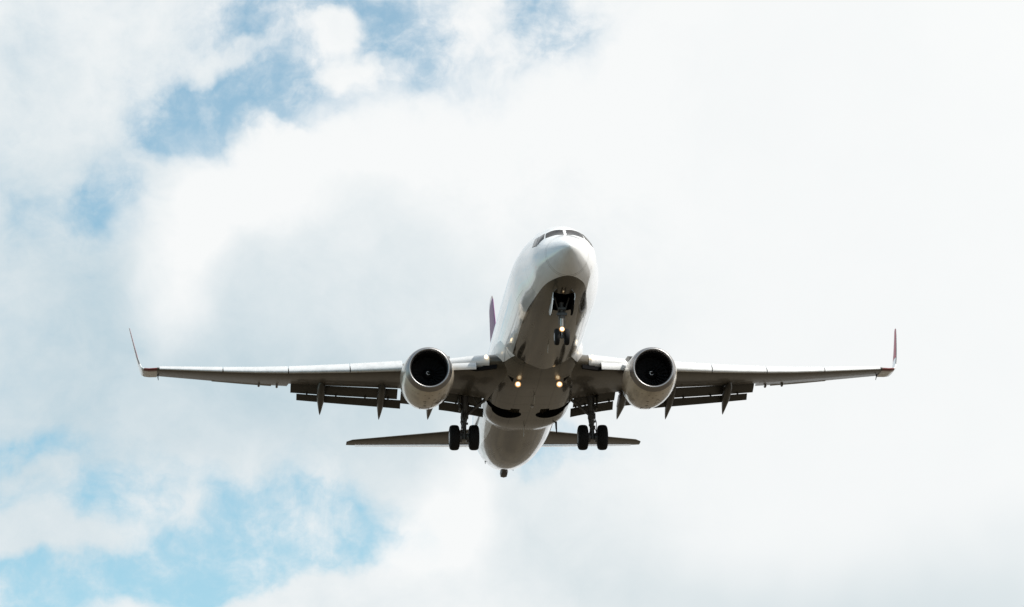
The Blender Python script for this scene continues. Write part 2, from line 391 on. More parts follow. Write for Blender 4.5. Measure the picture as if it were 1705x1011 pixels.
def fus_n(x, th):
    e = 1e-3; a = fus_pt(x+e, th)-fus_pt(x-e, th); b2 = fus_pt(x, th+e)-fus_pt(x, th-e)
    n = a.cross(b2).normalized(); p = fus_pt(x, th)-Vector((0, x, MID(x)))
    return n if n.dot(p) > 0 else -n
xs = [0.004, .02, .05, .09, .15, .25, .4, .6, .8, 1.0, 1.25, 1.5, 1.75, 2.0, 2.25, 2.5, 2.8, 3.1, 3.5, 4, 4.5, 5, 5.5, 6, 6.5, 7.2] + [8+1.0*i for i in range(17)] + [24.5+.5*i for i in range(27)] + [38.02]
fm = MB(); NS = 96
fm.loft([[fus_pt(x, 2*math.pi*j/NS) for j in range(NS)] for x in xs])
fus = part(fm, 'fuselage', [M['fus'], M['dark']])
# nose gear bay
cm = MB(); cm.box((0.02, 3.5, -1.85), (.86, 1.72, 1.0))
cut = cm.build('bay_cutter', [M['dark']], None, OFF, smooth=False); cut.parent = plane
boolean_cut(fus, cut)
fus.data.polygons.foreach_set('use_smooth', [True]*len(fus.data.polygons)); fus.data.set_sharp_from_angle(angle=R(30))

# cockpit windows: panes laid on the skin, each with its dark seal
def th_of(x, y):
    s = min(1, abs(y)/WID(x)); a = math.asin(s)
    return a if y >= 0 else -a
def surf_patch(corners, off, n=8, thick=.0):
    """corners (x, th): inner-bottom, outer-bottom, outer-top, inner-top"""
    (x0, t0), (x1, t1), (x2, t2), (x3, t3) = corners
    rows = []
    for i in range(n+1):
        v = i/n; r = []
        for j in range(n+1):
            u = j/n
            x = (x0*(1-u)+x1*u)*(1-v)+(x3*(1-u)+x2*u)*v; th = (t0*(1-u)+t1*u)*(1-v)+(t3*(1-u)+t2*u)*v
            r.append(fus_pt(x, th)+fus_n(x, th)*off)
        rows.append(r)
    return rows
def grow(c, a):
    cx = sum(q[0] for q in c)/4; ct = sum(q[1] for q in c)/4
    return [(q[0]+math.copysign(a, q[0]-cx), q[1]+math.copysign(a*.75, q[1]-ct)) for q in c]
def T(x, y, z): return (x, math.atan2(y/WID(x), (z-MID(x))/((TOP(x)-MID(x)) if z > MID(x) else (MID(x)-BOT(x)))))
for sgn in (-1, 1):
    panes = [[T(1.72, .07, .35), T(2.10, .79, .33), T(2.40, .72, .635), T(2.20, .06, .71)],
             [T(2.16, .85, .315), T(2.26, 1.10, .07), T(2.86, .945, .635), T(2.52, .78, .665)],
             [T(2.30, 1.13, .055), T(2.92, 1.25, .20), T(3.36, 1.09, .69), T(2.92, .965, .655)]]
    for pn in panes:
        pn = [(q[0], sgn*abs(q[1])) for q in pn]
        mb = MB(); mb.loft(surf_patch(grow(pn, .018), .004), closed=False)
        seal = part(mb, 'cockpit_window', M['seal'])
        mb = MB(); mb.loft(surf_patch(pn, .009), closed=False)
        mb.build('pane', M['glass'], seal)

# belly fairing with the open wheel wells
bf = MB(); secs = []
BFW = pchip([(11.6, 1.0), (12.6, 1.62), (14.0, 1.93), (16, 2.0), (20.5, 1.98), (21.8, 1.90), (23.0, 1.72), (24.2, 1.2)])
BFB = pchip([(11.6, -2.03), (12.6, -2.13), (13.6, -2.20), (15, -2.25), (20.8, -2.25), (21.5, -2.22), (22.3, -2.12), (23.2, -1.98), (24.2, -1.7)])
BFN = pchip([(11.6, 2.0), (13.5, 2.5), (16, 3.3), (20.8, 3.3), (22.5, 2.6), (24.2, 2.0)])
for i in range(43):
    x = 11.6+i*.3; w, zb, n = BFW(x), BFB(x), BFN(x); q = []
    for j in range(49):
        th = math.pi*j/48; c_, s_ = math.cos(th), math.sin(th)
        q.append(Vector((math.copysign(abs(c_)**(2/n), c_)*w, x, -.75+(zb+.75)*abs(s_)**(2/n))))
    secs.append(q)
bf.loft(secs)
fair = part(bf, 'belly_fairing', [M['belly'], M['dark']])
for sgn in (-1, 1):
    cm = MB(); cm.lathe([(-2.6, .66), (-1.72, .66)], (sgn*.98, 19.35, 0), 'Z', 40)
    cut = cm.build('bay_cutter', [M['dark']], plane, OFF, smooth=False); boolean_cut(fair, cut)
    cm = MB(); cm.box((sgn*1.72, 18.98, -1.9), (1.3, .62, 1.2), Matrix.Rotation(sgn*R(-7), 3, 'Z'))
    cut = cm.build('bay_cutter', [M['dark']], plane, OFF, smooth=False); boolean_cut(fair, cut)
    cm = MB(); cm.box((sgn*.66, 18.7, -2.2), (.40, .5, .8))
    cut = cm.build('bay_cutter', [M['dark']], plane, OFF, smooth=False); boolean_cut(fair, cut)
fair.data.polygons.foreach_set('use_smooth', [True]*len(fair.data.polygons)); fair.data.set_sharp_from_angle(angle=R(35))

# ------------------------------------------------------------------ wings
LEx = lin([(1.2, 13.02), (1.88, 13.5), (5.0, 15.62), (17.2, 22.0)])
TEx = lin([(1.2, 20.9), (5.7, 20.9), (17.2, 23.6)])
LEz = pchip([(1.2, -1.56), (1.88, -1.46), (3.5, -1.24), (5.9, -1.02), (10.66, -.45), (16.4, .55), (17.2, .70)])
INC = lin([(1.2, .3), (5.9, -3.0), (10.6, -5.0), (17.2, -5.4)])
THK = lin([(1.2, .15), (5.9, .125), (17.2, .10)])
def naca(t, th, m_=.014, p_=.42):
    yt = 5*th*(.2969*math.sqrt(t)-.126*t-.3516*t*t+.2843*t**3-.1036*t**4)
    yc = m_/p_**2*(2*p_*t-t*t) if t < p_ else m_/(1-p_)**2*((1-2*p_)+2*p_*t-t*t)
    return yc+yt, yc-yt
def wing_at(y, t, h):
    """chord fraction t, height h (in chords) -> point of the starboard/port wing at |span| y"""
    c = TEx(y)-LEx(y); a = R(INC(y)); X, Z = t*c, h*c
    return Vector((y, LEx(y)+X*math.cos(a)+Z*math.sin(a), LEz(y)-X*math.sin(a)+Z*math.cos(a)))
NA = 22
def wing_sec(y, xu, xl):
    q = []; th = THK(y)
    for i in range(NA+1):
        t = xu*(.5+.5*math.cos(math.pi*i/NA)) if True else 0
        q.append(wing_at(y, t, naca(t, th)[0]))
    for i in range(1, NA+1):
        t = xl*(.5-.5*math.cos(math.pi*i/NA)); q.append(wing_at(y, t, naca(t, th)[1]))
    return q
def flip(pts, sg): return [Vector((p.x*sg, p.y, p.z)) for p in pts]
def aero(sec_of, n=12, th=.13):
    pass
def flap_sec(le, chord, ang, th, y):
    """small closed aerofoil, LE at le, nose-down angle ang"""
    a = R(ang); q = []
    for i in range(13):
        t = .5+.5*math.cos(math.pi*i/12); q.append((t*chord, naca(t, th, .03, .35)[0]*chord))
    for i in range(1, 12):
        t = .5-.5*math.cos(math.pi*i/12); q.append((t*chord, naca(t, th, .03, .35)[1]*chord))
    return [Vector((y, le.y+X*math.cos(a)+Z*math.sin(a), le.z-X*math.sin(a)+Z*math.cos(a))) for X, Z in q]

FLAP_OUT = (5.75, 10.45); FLAP_IN = (2.05, 3.95)
for sg in (-1, 1):
    wm = MB(); secs = []
    st = [(1.2,.99,.99),(1.9,.99,.99),(1.95,.86,.72),(3.0,.86,.72),(4.05,.86,.72),(4.1,.86,.80),(5.6,.86,.80),(5.65,.86,.71),(7,.86,.71),(8.5,.86,.71),(9.5,.86,.71),(10.55,.86,.71),(10.6,1,1),(12,1,1),(13.5,1,1),(15,1,1),(16.4,1,1)]
    for y, xu, xl in st: secs.append(flip(wing_sec(y, xu, xl), sg))
    wm.loft(secs)
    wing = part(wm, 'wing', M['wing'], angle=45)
    # winglet
    path = [(16.4, 0, 0, 0), (16.75, .01, .1, 9), (16.98, .07, .24, 28), (17.10, .20, .46, 52), (17.17, .43, .74, 66), (17.28, .85, 1.12, 73), (17.42, 1.55, 1.72, 76), (17.55, 2.25, 2.32, 77), (17.635, 2.72, 2.78, 77), (17.65, 2.80, 3.0, 77)]
    CH = [1.72, 1.62, 1.50, 1.36, 1.22, 1.06, .84, .64, .48, .24]
    z0, x0 = LEz(16.4), LEx(16.4); secs = []
    for (yy, dz, dx, cant), ch in zip(path, CH):
        a = R(cant); q = []
        nrm = Vector((-math.sin(a), 0, math.cos(a)))
        inc = R(-3*(1-cant/81))
        def P(t, h): return Vector((yy, x0+dx+t*ch, z0+dz-t*ch*math.sin(inc)))+nrm*h*ch
        th = .10 if cant < 40 else .07
        for i in range(NA+1):
            t = .5+.5*math.cos(math.pi*i/NA); q.append(P(t, naca(t, th)[0]))
        for i in range(1, NA):
            t = .5-.5*math.cos(math.pi*i/NA); q.append(P(t, naca(t, th)[1]))
        secs.append(flip(q, sg))
    wl = MB()
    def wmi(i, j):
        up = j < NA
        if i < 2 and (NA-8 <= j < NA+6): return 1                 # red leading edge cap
        if i >= 4 and NA-3 <= j < NA+7: return 3                  # dark grey leading edge: its shade put into the colour
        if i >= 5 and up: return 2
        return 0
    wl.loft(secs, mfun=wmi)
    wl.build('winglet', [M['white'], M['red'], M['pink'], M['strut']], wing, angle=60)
    # slats: four outboard panels
    def slat_sec(y, drop=1.0):
        th = THK(y); c = TEx(y)-LEx(y); outer = []; kx = 1.0 if y < 9 else 1.1
        for i in range(15):
            t = .16*(1-i/14)**1.6; outer.append((t, naca(t, th)[0]))
        for i in range(1, 6):
            t = .022*(i/5)**1.3; outer.append((t, naca(t, th)[1]))
        inner = []
        for i in range(1, 9):
            f = i/9; t0 = .022*(1-f)+.16*f; lo = naca(.022, th)[1]; hi = naca(.16, th)[0]
            inner.append((t0*.9+.035*math.sin(f*math.pi), lo+(hi-lo)*f**.75-.006))
        rot = R(15*drop); out = []
        px_, pz_ = .16, naca(.16, th)[0]
        for X, Z in outer+inner:
            dx, dz = X-px_, Z-pz_
            out.append(wing_at(y, px_+dx*math.cos(rot)+dz*math.sin(rot)*-1-.045*drop*kx, pz_+dx*math.sin(rot)+dz*math.cos(rot)+.022*drop))
        return flip(out, sg)
    for y0, y1 in ((5.75, 7.98), (8.0, 10.63), (10.65, 13.48), (13.5, 16.3)):
        mb = MB(); mb.loft([slat_sec(y0+.012), slat_sec((y0+y1)/2), slat_sec(y1-.012)]); mb.build('slat', M['slat'], wing, angle=50)
    # white leading edge inboard of the engine, with the landing light lens, and the Krueger panel hinged below it
    def nose_sec(y):
        th = THK(y)+.002; q = []
        for i in range(13): t = .07*(1-i/12)**1.5; q.append(wing_at(y, t-.004, naca(t, th)[0]+.001))
        for i in range(1, 8): t = .03*(i/7)**1.3; q.append(wing_at(y, t-.004, naca(t, th)[1]-.001))
        return flip(q, sg)
    mb = MB(); mb.loft([nose_sec(2.16), nose_sec(3.0), nose_sec(4.4), nose_sec(5.6)]); mb.build('leading_edge', M['slat'], wing, angle=50)
    def kr_sec(y):
        L = .62 if y > 2.6 else .40
        a0 = wing_at(y, .03, naca(.03, THK(y))[1])+Vector((0, -.02, .07)); q = []
        prof = [(.0, .10), (-.10, .09), (-.22, .03), (-.31, -.06), (-.35, -.17), (-.32, -.23), (-.24, -.20), (-.12, -.10), (.02, .0)]
        return flip([Vector((y, a0.y+u*L/.5, a0.z+w*L/.5)) for u, w in prof], sg)
    mb = MB(); mb.loft([kr_sec(2.72), kr_sec(3.0), kr_sec(3.5), kr_sec(4.1)]); mb.build('krueger_flap', M['slat'], wing, angle=50)
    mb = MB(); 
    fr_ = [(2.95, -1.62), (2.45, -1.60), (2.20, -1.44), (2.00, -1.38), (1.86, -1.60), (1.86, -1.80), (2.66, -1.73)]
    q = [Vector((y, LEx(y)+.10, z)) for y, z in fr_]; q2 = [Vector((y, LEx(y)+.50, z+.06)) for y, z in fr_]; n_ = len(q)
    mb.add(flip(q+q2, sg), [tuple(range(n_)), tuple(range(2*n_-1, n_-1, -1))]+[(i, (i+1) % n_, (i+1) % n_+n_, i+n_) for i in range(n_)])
    mb.build('krueger_shade_block', M['dark'], wing, smooth=False)  # solid black block; shade of the root recess put into its colour
    # landing light in the wing root
    p0 = wing_at(2.30, -.012, naca(.004, THK(2.3))[0]); p0.x *= sg
    mb = MB(); mb.lathe([(-.02, .001), (-.018, .075), (.03, .085), (.08, .05)], p0+Vector((0, -.08, .03)), 'Y', 20); mb.build('landing_light', M['lamp'], wing)
    # flaps: two segments each, inboard and outboard
    def flap_geo(y):
        c = TEx(y)-LEx(y); a = wing_at(y, .80, naca(.80, THK(y))[1]-.012)
        inb = y < 5
        mc = .72 if inb else lin([(5.75, .70), (10.5, .62)])(y)
        ac = .46 if inb else lin([(5.75, .45), (10.5, .34)])(y)
        le = a+Vector((0, -.16 if inb else -.03, .20 if inb else .08))
        A1 = 24; te = le+Vector((0, mc*math.cos(R(A1)), -mc*math.sin(R(A1))))
        le2 = te+Vector((0, -.02, -.032))
        return le, mc, A1, le2, ac, 42
    for (y0, y1), (z0_, z1_) in ((FLAP_OUT, (FLAP_OUT[0]-.15, FLAP_OUT[1]-.27)), (FLAP_IN, (FLAP_IN[0]-.1, FLAP_IN[1]-.05))):
        s1, s2 = [], []
        for i in range(5):
            y = y0+(y1-y0)*i/4; le, mc, A1, _, _, _ = flap_geo(y); s1.append(flip(flap_sec(le, mc, A1, .15, y), sg))
            y = z0_+(z1_-z0_)*i/4; _, _, _, le, ac, A2 = flap_geo(y); s2.append(flip(flap_sec(le, ac, A2, .13, y), sg))
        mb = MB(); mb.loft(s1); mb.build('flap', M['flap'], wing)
        mb = MB(); mb.loft(s2)
        for f in (.12, .34, .62, .9):                                  # little hinge brackets across the slot
            y = z0_+(z1_-z0_)*f; _, _, _, le, ac, _ = flap_geo(y)
            mb.box((sg*y, le.y+.0, le.z+.02), (.07, .16, .10))
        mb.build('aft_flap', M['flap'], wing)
    # gap panel behind the engine
    mb = MB(); s1 = []
    for y in (4.1, 4.8, 5.6):
        a = wing_at(y, .80, naca(.80, THK(y))[1]-.01); s1.append(flip(flap_sec(a+Vector((0, 0, -.02)), 1.05, 14, .12, y), sg))
    mb.loft(s1); mb.build('thrust_gate', M['flap'], wing)
    # flap track fairings
    for yf, ln_, x0f in ((9.12, 3.4, .50), (6.48, 3.7, .50), (4.28, 3.4, .58)):
        a = wing_at(yf, x0f, naca(x0f, THK(yf))[1]); tipx = 22.5 if yf > 9 else 22.3; tz = {9.12: -1.39, 6.48: -1.67, 4.28: -1.67}[yf]
        L = tipx-a.y; secs = []
        for i in range(19):
            s_ = i/18; x = a.y+L*s_
            zk = a.z+.04+(tz-a.z-.02)*(0.50*s_+.50*s_**2.0)
            e = math.sqrt(min(1, s_/.30)*(2-min(1, s_/.30))) * (1 if s_ < .52 else ((1-s_)/.48)**.78)
            w = .182*e+.004; hh = .27*e+.004
            if i == 18: w = hh = .004
            secs.append([Vector((sg*yf+w*math.cos(2*math.pi*j/20), x, zk+hh*math.sin(2*math.pi*j/20))) for j in range(20)])
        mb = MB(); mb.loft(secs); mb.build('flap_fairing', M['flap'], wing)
    # aileron, with its hinge fairings
    s1 = []
    for y in (11.3, 12.5, 13.95):
        c = TEx(y)-LEx(y); le = wing_at(y, .80, naca(.8, THK(y))[1]+.004)
        s1.append(flip(flap_sec(le, c*.20, INC(y)-.6, .05, y), sg))
    mb = MB(); mb.loft(s1)
    for y in (11.05, 11.85):
        p = wing_at(y, .93, naca(.93, THK(y))[1]-.015); mb.lathe([(-.25, .005), (-.12, .05), (.1, .06), (.28, .01)], (sg*p.x, p.y, p.z), 'Y', 10)
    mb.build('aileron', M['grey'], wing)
    p = wing_at(16.35, .75, naca(.75, .1)[1]); mb = MB()
    mb.tube([(sg*p.x, p.y, p.z+.02), (sg*p.x, p.y+.08, p.z-.10), (sg*(p.x-.02), p.y+.16, p.z-.20)], [.03, .022, .012], 8); mb.build('static_wick', M['dark'], wing)

# ------------------------------------------------------------------ engines
def squash(a, p1, p2):
    k_ = max(0, min(1, (a-.1)/1.0))
    if p2 < 0: return p1*(1+.035*k_), p2*(1-.02*k_)
    return p1*(1+.035*k_), p2*(1-.04*k_)
def make_engine(sg):
    cx, cy, cz = 4.83*sg, 12.72, -2.03
    mb = MB()
    prof = [(.29, 1.0), (.42, 1.035), (.65, 1.07), (1.0, 1.10), (1.5, 1.12), (2.0, 1.105), (2.6, 1.06), (3.1, .98), (3.55, .885), (3.60, .87), (3.55, .80), (3.2, .74)]
    mb.lathe(prof, (cx, cy, cz), 'Y', 64, squash=squash, open_=True)
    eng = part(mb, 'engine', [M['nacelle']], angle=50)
    mb = MB()                                                          # polished lip
    lp = [(.288, 1.003), (.18, .972), (.09, .935), (.03, .895), (.0, .855), (.02, .818), (.08, .79), (.17, .776), (.30, .77)]
    mb.lathe(lp, (cx, cy, cz), 'Y', 64, open_=True)
    mb.build('inlet_lip', M['lip'], eng, angle=80)
    mb = MB()
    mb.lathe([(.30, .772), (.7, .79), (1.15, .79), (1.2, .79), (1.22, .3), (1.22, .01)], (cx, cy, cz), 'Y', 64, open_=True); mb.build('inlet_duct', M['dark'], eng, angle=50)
    mb = MB()
    for i in range(24):
        th = 2*math.pi*i/24; vs = []
        for r, tw, ch in ((.24, 25, .22), (.5, 45, .24), (.775, 62, .27)):
            for e in (-1, 1):
                d = e*ch/2; ang = th+d*math.sin(R(tw))/r
                vs.append((cx+r*math.cos(ang), cy+1.08+d*math.cos(R(tw)), cz+r*math.sin(ang)))
        mb.add(vs, [(0, 1, 3, 2), (2, 3, 5, 4)])
    mb.build('fan', M['fan'], eng, clean=False)
    mb = MB(); sp = [(.70, .002), (.74, .05), (.82, .115), (.93, .19), (1.05, .25), (1.12, .27)]
    mb.lathe(sp, (cx, cy, cz), 'Y', 32); spn = mb.build('spinner', M['spin'], eng)
    rad = pchip(sp); mb = MB(); pth = []
    for i in range(25):
        u = i/24; a = .71+.085*u; th = .6+u*5.0; r = rad(a)+.004
        pth.append((cx+r*math.cos(th), cy+a, cz+r*math.sin(th)))
    mb.tube(pth, [.005+.009*math.sin(math.pi*i/24) for i in range(25)], 8); mb.build('spiral_mark', M['mark'], spn)
    mb = MB(); mb.lathe([(3.0, .66), (3.6, .62), (4.4, .47), (4.7, .42), (4.68, .36), (4.2, .36)], (cx, cy, cz), 'Y', 40)
    mb.lathe([(4.2, .30), (4.8, .22), (5.3, .04)], (cx, cy, cz), 'Y', 24); mb.build('exhaust_nozzle', M['lip'], eng)
    mb = MB(); secs = []
    for y, zb, zt, w in ((13.9, -1.06, -.96, .02), (14.5, -1.15, -.72, .17), (15.3, -1.25, -.75, .21), (16.2, -1.3, -.95, .22), (17.2, -1.45, -1.1, .2), (18.4, -1.35, -1.1, .08)):
        secs.append([Vector((cx+w*u, y, zb+(zt-zb)*v)) for u, v in ((-1, 0), (-1, .6), (-.75, .9), (0, 1), (.75, .9), (1, .6), (1, 0))])
    mb.loft(secs); mb.build('pylon', M['nacelle'], eng, angle=60)
    # strake on the inboard shoulder
    mb = MB(); a = R(42); u = Vector((-sg*math.cos(a), 0, math.sin(a))); o = Vector((cx, cy, cz)); th = Vector((-u.z, 0, u.x))*.02
    q = [o+u*1.07+Vector((0, .75, 0)), o+u*1.30+Vector((0, 1.25, 0)), o+u*1.34+Vector((0, 1.75, 0)), o+u*1.07+Vector((0, 1.9, 0))]
    mb.add([p+th for p in q]+[p-th for p in q], [(0,1,2,3),(7,6,5,4),(0,4,5,1),(1,5,6,2),(2,6,7,3),(3,7,4,0)]); mb.build('nacelle_strake', M['grey'], eng, smooth=False)
    # access panels and drain on the cowl's underside
    def cowl(a, th, off):
        r = pchip(prof[:10])(a); p1, p2 = squash(a, (r+off)*math.cos(th), (r+off)*math.sin(th)); return Vector((cx+p1, cy+a, cz+p2))
    def cpatch(mb, a0, a1, t0, t1, off):
        rows = [[cowl(a0+(a1-a0)*i/4, R(t0+(t1-t0)*j/5), off) for j in range(6)] for i in range(5)]
        mb.loft(rows, closed=False)
    mb = MB()
    for a0, a1, t0, t1 in ((2.70, 3.46, -105, -103), (2.70, 3.46, -83, -81), (2.70, 2.76, -105, -81), (3.05, 3.10, -103, -83), (.66, .69, -130, -50), (2.2, 2.3, -97, -91), (1.45, 1.52, -99, -93), (1.75, 1.8, -96, -93), (.95, 1.02, -90, -86),
                           (1.3, 1.35, -78, -72), (1.9, 1.95, -76, -62), (1.3, 2.6, -78, -77.5), (1.55, 1.58, -72, -60), (1.3, 2.0, -60, -59.5)):
        cpatch(mb, a0, a1, t0, t1, .004)
    mb.build('access_panel', M['hatch'], eng)
    return eng
for sg in (-1, 1): make_engine(sg)

# ------------------------------------------------------------------ tail
def sym_sec(le, ch, th, span_axis, inc=0.0):
    q = []; a = R(inc)
    prof = [(.5+.5*math.cos(math.pi*i/14), 1) for i in range(15)]+[(.5-.5*math.cos(math.pi*i/14), -1) for i in range(1, 14)]
    for t, s_ in prof:
        h = naca(t, th, 0.0001)[0 if s_ > 0 else 1]*ch
        if span_axis == 'X': q.append(Vector((le.x, le.y+t*ch*math.cos(a), le.z+h-t*ch*math.sin(a))))
        else: q.append(Vector((le.x+h, le.y+t*ch, le.z)))
    return q
fmb = MB()
fst = [(1.2, 31.0, 6.4), (1.9, 31.75, 5.75), (3.2, 32.55, 5.1), (8.35, 36.0, 2.3), (8.62, 36.4, 1.85)]
fmb.loft([sym_sec(Vector((0, x, z)), c_, .045, 'Z') for z, x, c_ in fst], mfun=lambda i, j: 1 if i == 3 else 0)
fin = part(fmb, 'vertical_fin', [M['purple'], M['red']])
mb = MB(); mb.loft([[Vector((w*s_, y, 1.5+(zt-1.5)*v)) for s_, v in ((-1, 0), (-.4, .6), (0, 1), (.4, .6), (1, 0))] for y, zt, w in ((27.0, 1.86, .05), (29.5, 2.15, .14), (31.5, 2.7, .22), (33.2, 3.7, .22))])
mb.build('dorsal_fin', M['white'], fin)
for sg in (-1, 1):
    def hz(y): return .98+(y-.6)*.083
    HLE = lin([(.5, 33.0), (7.17, 37.15)]); HTE = lin([(.5, 37.35), (7.17, 38.45)])
    secs = []
    for y in (.5, 2.5, 5, 6.9, 7.17):
        c_ = (HTE(y)-HLE(y))*(.74 if y < 7 else .5); lx = HLE(y)+(.0 if y < 7 else .25)
        secs.append(flip(sym_sec(Vector((y, lx, hz(y)-.02)), c_, .09, 'X', -1.0), sg))
    mb = MB(); mb.loft(secs); hs = part(mb, 'horizontal_stabilizer', M['grey'])
    secs = []
    for y in (.9, 3, 5, 6.75):
        c_ = HTE(y)-HLE(y); secs.append(flip(sym_sec(Vector((y, HLE(y)+.70*c_, hz(y)-.045)), c_*.33, .03, 'X', -12), sg))
    mb = MB(); mb.loft(secs); mb.build('elevator', M['white'], hs)
mb = MB(); mb.loft([[Vector((.085*u*w, y, z+v*h)) for u, v in ((-1, 0), (-.8, -.8), (0, -1), (.8, -.8), (1, 0), (.6, .5), (-.6, .5))] for y, z, w, h in ((31.9, -1.30, 1.2, .1), (32.2, -1.40, 2.2, .18), (32.6, -1.40, 2.1, .20), (32.9, -1.30, 1.6, .18), (33.1, -1.1, 1.2, .12))])
part(mb, 'tail_skid', M['strut'])
mb = MB(); mb.lathe([(0, .30), (.25, .26), (.5, .22), (.48, .17), (.2, .17)], (0, 37.75, .93), 'Y', 24); part(mb, 'exhaust_outlet', M['lip'])

# ------------------------------------------------------------------ landing gear
TYRE = [(-.5, .50), (-.5, .72), (-.46, .86), (-.36, .955), (-.2, .992), (0, 1.0), (.2, .992), (.36, .955), (.46, .86), (.5, .72), (.5, .50)]
def wheel(parent, cx, cy, cz, rad, wid, n=40):
    mb = MB(); pr = [(a*wid, r*rad) for a, r in TYRE]
    for gv in (-.22, 0, .22): pass
    mb.lathe(pr, (cx, cy, cz), 'X', n); tyre = mb.build('wheel', M['rubber'], parent, angle=50)
    return tyre
def rimmed(parent, cx, cy, cz, rad, wid):
    w = wheel(parent, cx, cy, cz, rad, wid)
    return w
def main_gear(sg):
    ax = Vector((2.86*sg, 19.62, -3.23))
    top = Vector((2.80*sg, 19.35, -1.15))
    mb = MB()
    mb.tube([top, top.lerp(ax, .35), top.lerp(ax, .56)], [.16, .155, .14], 20)                    # outer cylinder
    mb.tube([top.lerp(ax, .54), top.lerp(ax, .60)], [.175, .175], 20)                             # collar
    mb.tube([top.lerp(ax, .58), ax], [.095, .095], 16, mi=1)                                      # piston
    mb.tube([ax-Vector((.52, 0, 0)), ax+Vector((.52, 0, 0))], [.075, .075], 14)                   # axle
    mb.tube([ax+Vector((0, 0, .16)), ax+Vector((0, 0, -.10))], [.13, .12], 16)
    for s2 in (-1, 1):                                                                            # brake stacks
        mb.lathe([(-.10, .21), (.10, .21)], ax+Vector((s2*.20, 0, 0)), 'X', 20)
        c0_ = top.lerp(ax, .53)+Vector((s2*.13, -.08, -.03)); mb.box(c0_, (.07, .12, .20))
    # torque links, aft and hoses
    k1 = top.lerp(ax, .57)+Vector((0, .12, 0)); k2 = top.lerp(ax, .78)+Vector((0, .36, 0)); k3 = ax+Vector((0, .10, .10))
    for s2 in (-1, 1):
        mb.tube([k1+Vector((s2*.12, 0, 0)), k2+Vector((s2*.03, 0, 0))], [.035, .03], 8); mb.tube([k3+Vector((s2*.12, 0, 0)), k2+Vector((s2*.03, 0, 0))], [.035, .03], 8)
    for q in range(5):
        a0 = top.lerp(ax, .45)+Vector((random.uniform(-.16, .16), -.14, 0)); a1 = top.lerp(ax, .7)+Vector((random.uniform(-.22, .22), -.18, 0)); a2 = ax+Vector((random.choice((-1, 1))*random.uniform(.12, .22), -.12, .1))
        mb.tube([a0, a0.lerp(a1, .5)+Vector((0, -.04, 0)), a1, a1.lerp(a2, .6)+Vector((0, -.05, 0)), a2], .016, 6)
    for q in range(6):
        p = top.lerp(ax, random.uniform(.56, .95)); mb.box(p+Vector((random.uniform(-.13, .13), -.10, 0)), (.07, .07, .09))
    g = part(mb, 'main_gear', [M['strut'], M['strut']], angle=50)
    for s2 in (-1, 1):
        w = rimmed(g, ax.x+s2*.435, ax.y, ax.z, .565, .445)
        mb = MB(); mb.lathe([(-.16, .283), (-.16, .27), (-.09, .23), (-.07, .10), (-.13, .09), (-.13, .001)] if s2 < 0 else [(.16, .283), (.16, .27), (.09, .23), (.07, .10), (.13, .09), (.13, .001)], (ax.x+s2*.50, ax.y, ax.z), 'X', 28)
        mb.build('rim', M['rim'], w)
    # side brace to the body and drag strut
    mb = MB(); b0 = Vector((1.75*sg, 19.25, -1.45)); b1 = top.lerp(ax, .52)+Vector((-sg*.10, 0, 0)); mid = b0.lerp(b1, .5)+Vector((0, 0, .03))
    mb.tube([b0, mid, b1], [.065, .075, .06], 12); mb.tube([mid+Vector((0, -.05, 0)), Vector((2.55*sg, 19.2, -1.3))], [.035, .035], 8)
    mb.build('side_brace', M['strut'], g)
    mb = MB(); mb.tube([top+Vector((0, -.1, .0)), top+Vector((-sg*.2, -1.2, .15))], [.13, .08], 12); mb.tube([top+Vector((sg*.05, .9, .15)), top.lerp(ax, .45)+Vector((0, .1, 0))], [.06, .05], 10); mb.build('drag_strut', M['strut'], g)
    # leg door on the outboard side
    mb = MB(); d0 = top+Vector((sg*.24, -.06, .02)); rot = Matrix.Rotation(sg*R(6), 3, 'Y')
    mb.box(top.lerp(ax, .22)+Vector((sg*.27, -.02, 0)), (.05, .62, .85), rot); mb.tube([top.lerp(ax, .3)+Vector((sg*.12, 0, 0)), top.lerp(ax, .28)+Vector((sg*.27, 0, 0))], .03, 8)
    mb.build('gear_door', M['flap'], g, smooth=False)
    return g
for sg in (-1, 1): main_gear(sg)
# bracing and actuators in the open wing bay: dark skin panels over the gear leg
# nose gear
nx = Vector((0, 3.98, -3.30)); nt_ = Vector((0, 3.72, -1.9))
mb = MB()
mb.tube([nt_, nt_.lerp(nx, .45)], [.10, .10], 18); mb.tube([nt_.lerp(nx, .30), nt_.lerp(nx, .46)], [.135, .125], 18)
mb.tube([nt_.lerp(nx, .44), nx], [.062, .062], 16, mi=1); mb.tube([nx-Vector((.24, 0, 0)), nx+Vector((.24, 0, 0))], .045, 12)
mb.tube([nx+Vector((0, 0, .12)), nx+Vector((0, 0, -.06))], [.08, .07], 12)
mb.box(nt_.lerp(nx, .2)+Vector((0, -.06, 0)), (.34, .16, .09)); mb.box(nt_.lerp(nx, .36)+Vector((0, -.05, 0)), (.42, .2, .10), mi=0)
for s2 in (-1, 1):
    mb.tube([Vector((s2*.30, 3.5, -1.75)), nt_.lerp(nx, .33)+Vector((s2*.1, 0, 0))], .035, 8)
    mb.tube([nt_.lerp(nx, .45)+Vector((s2*.06, .1, 0)), nt_.lerp(nx, .7)+Vector((0, .26, 0)), nx+Vector((s2*.05, .06, .1))], .022, 8)
    mb.tube([nt_.lerp(nx, .4)+Vector((s2*.11, -.08, 0)), nt_.lerp(nx, .6)+Vector((s2*.13, -.08, 0)), nx+Vector((s2*.07, -.03, .12))], .012, 6)
ng = part(mb, 'nose_gear', [M['strut'], M['chrome']], angle=50)
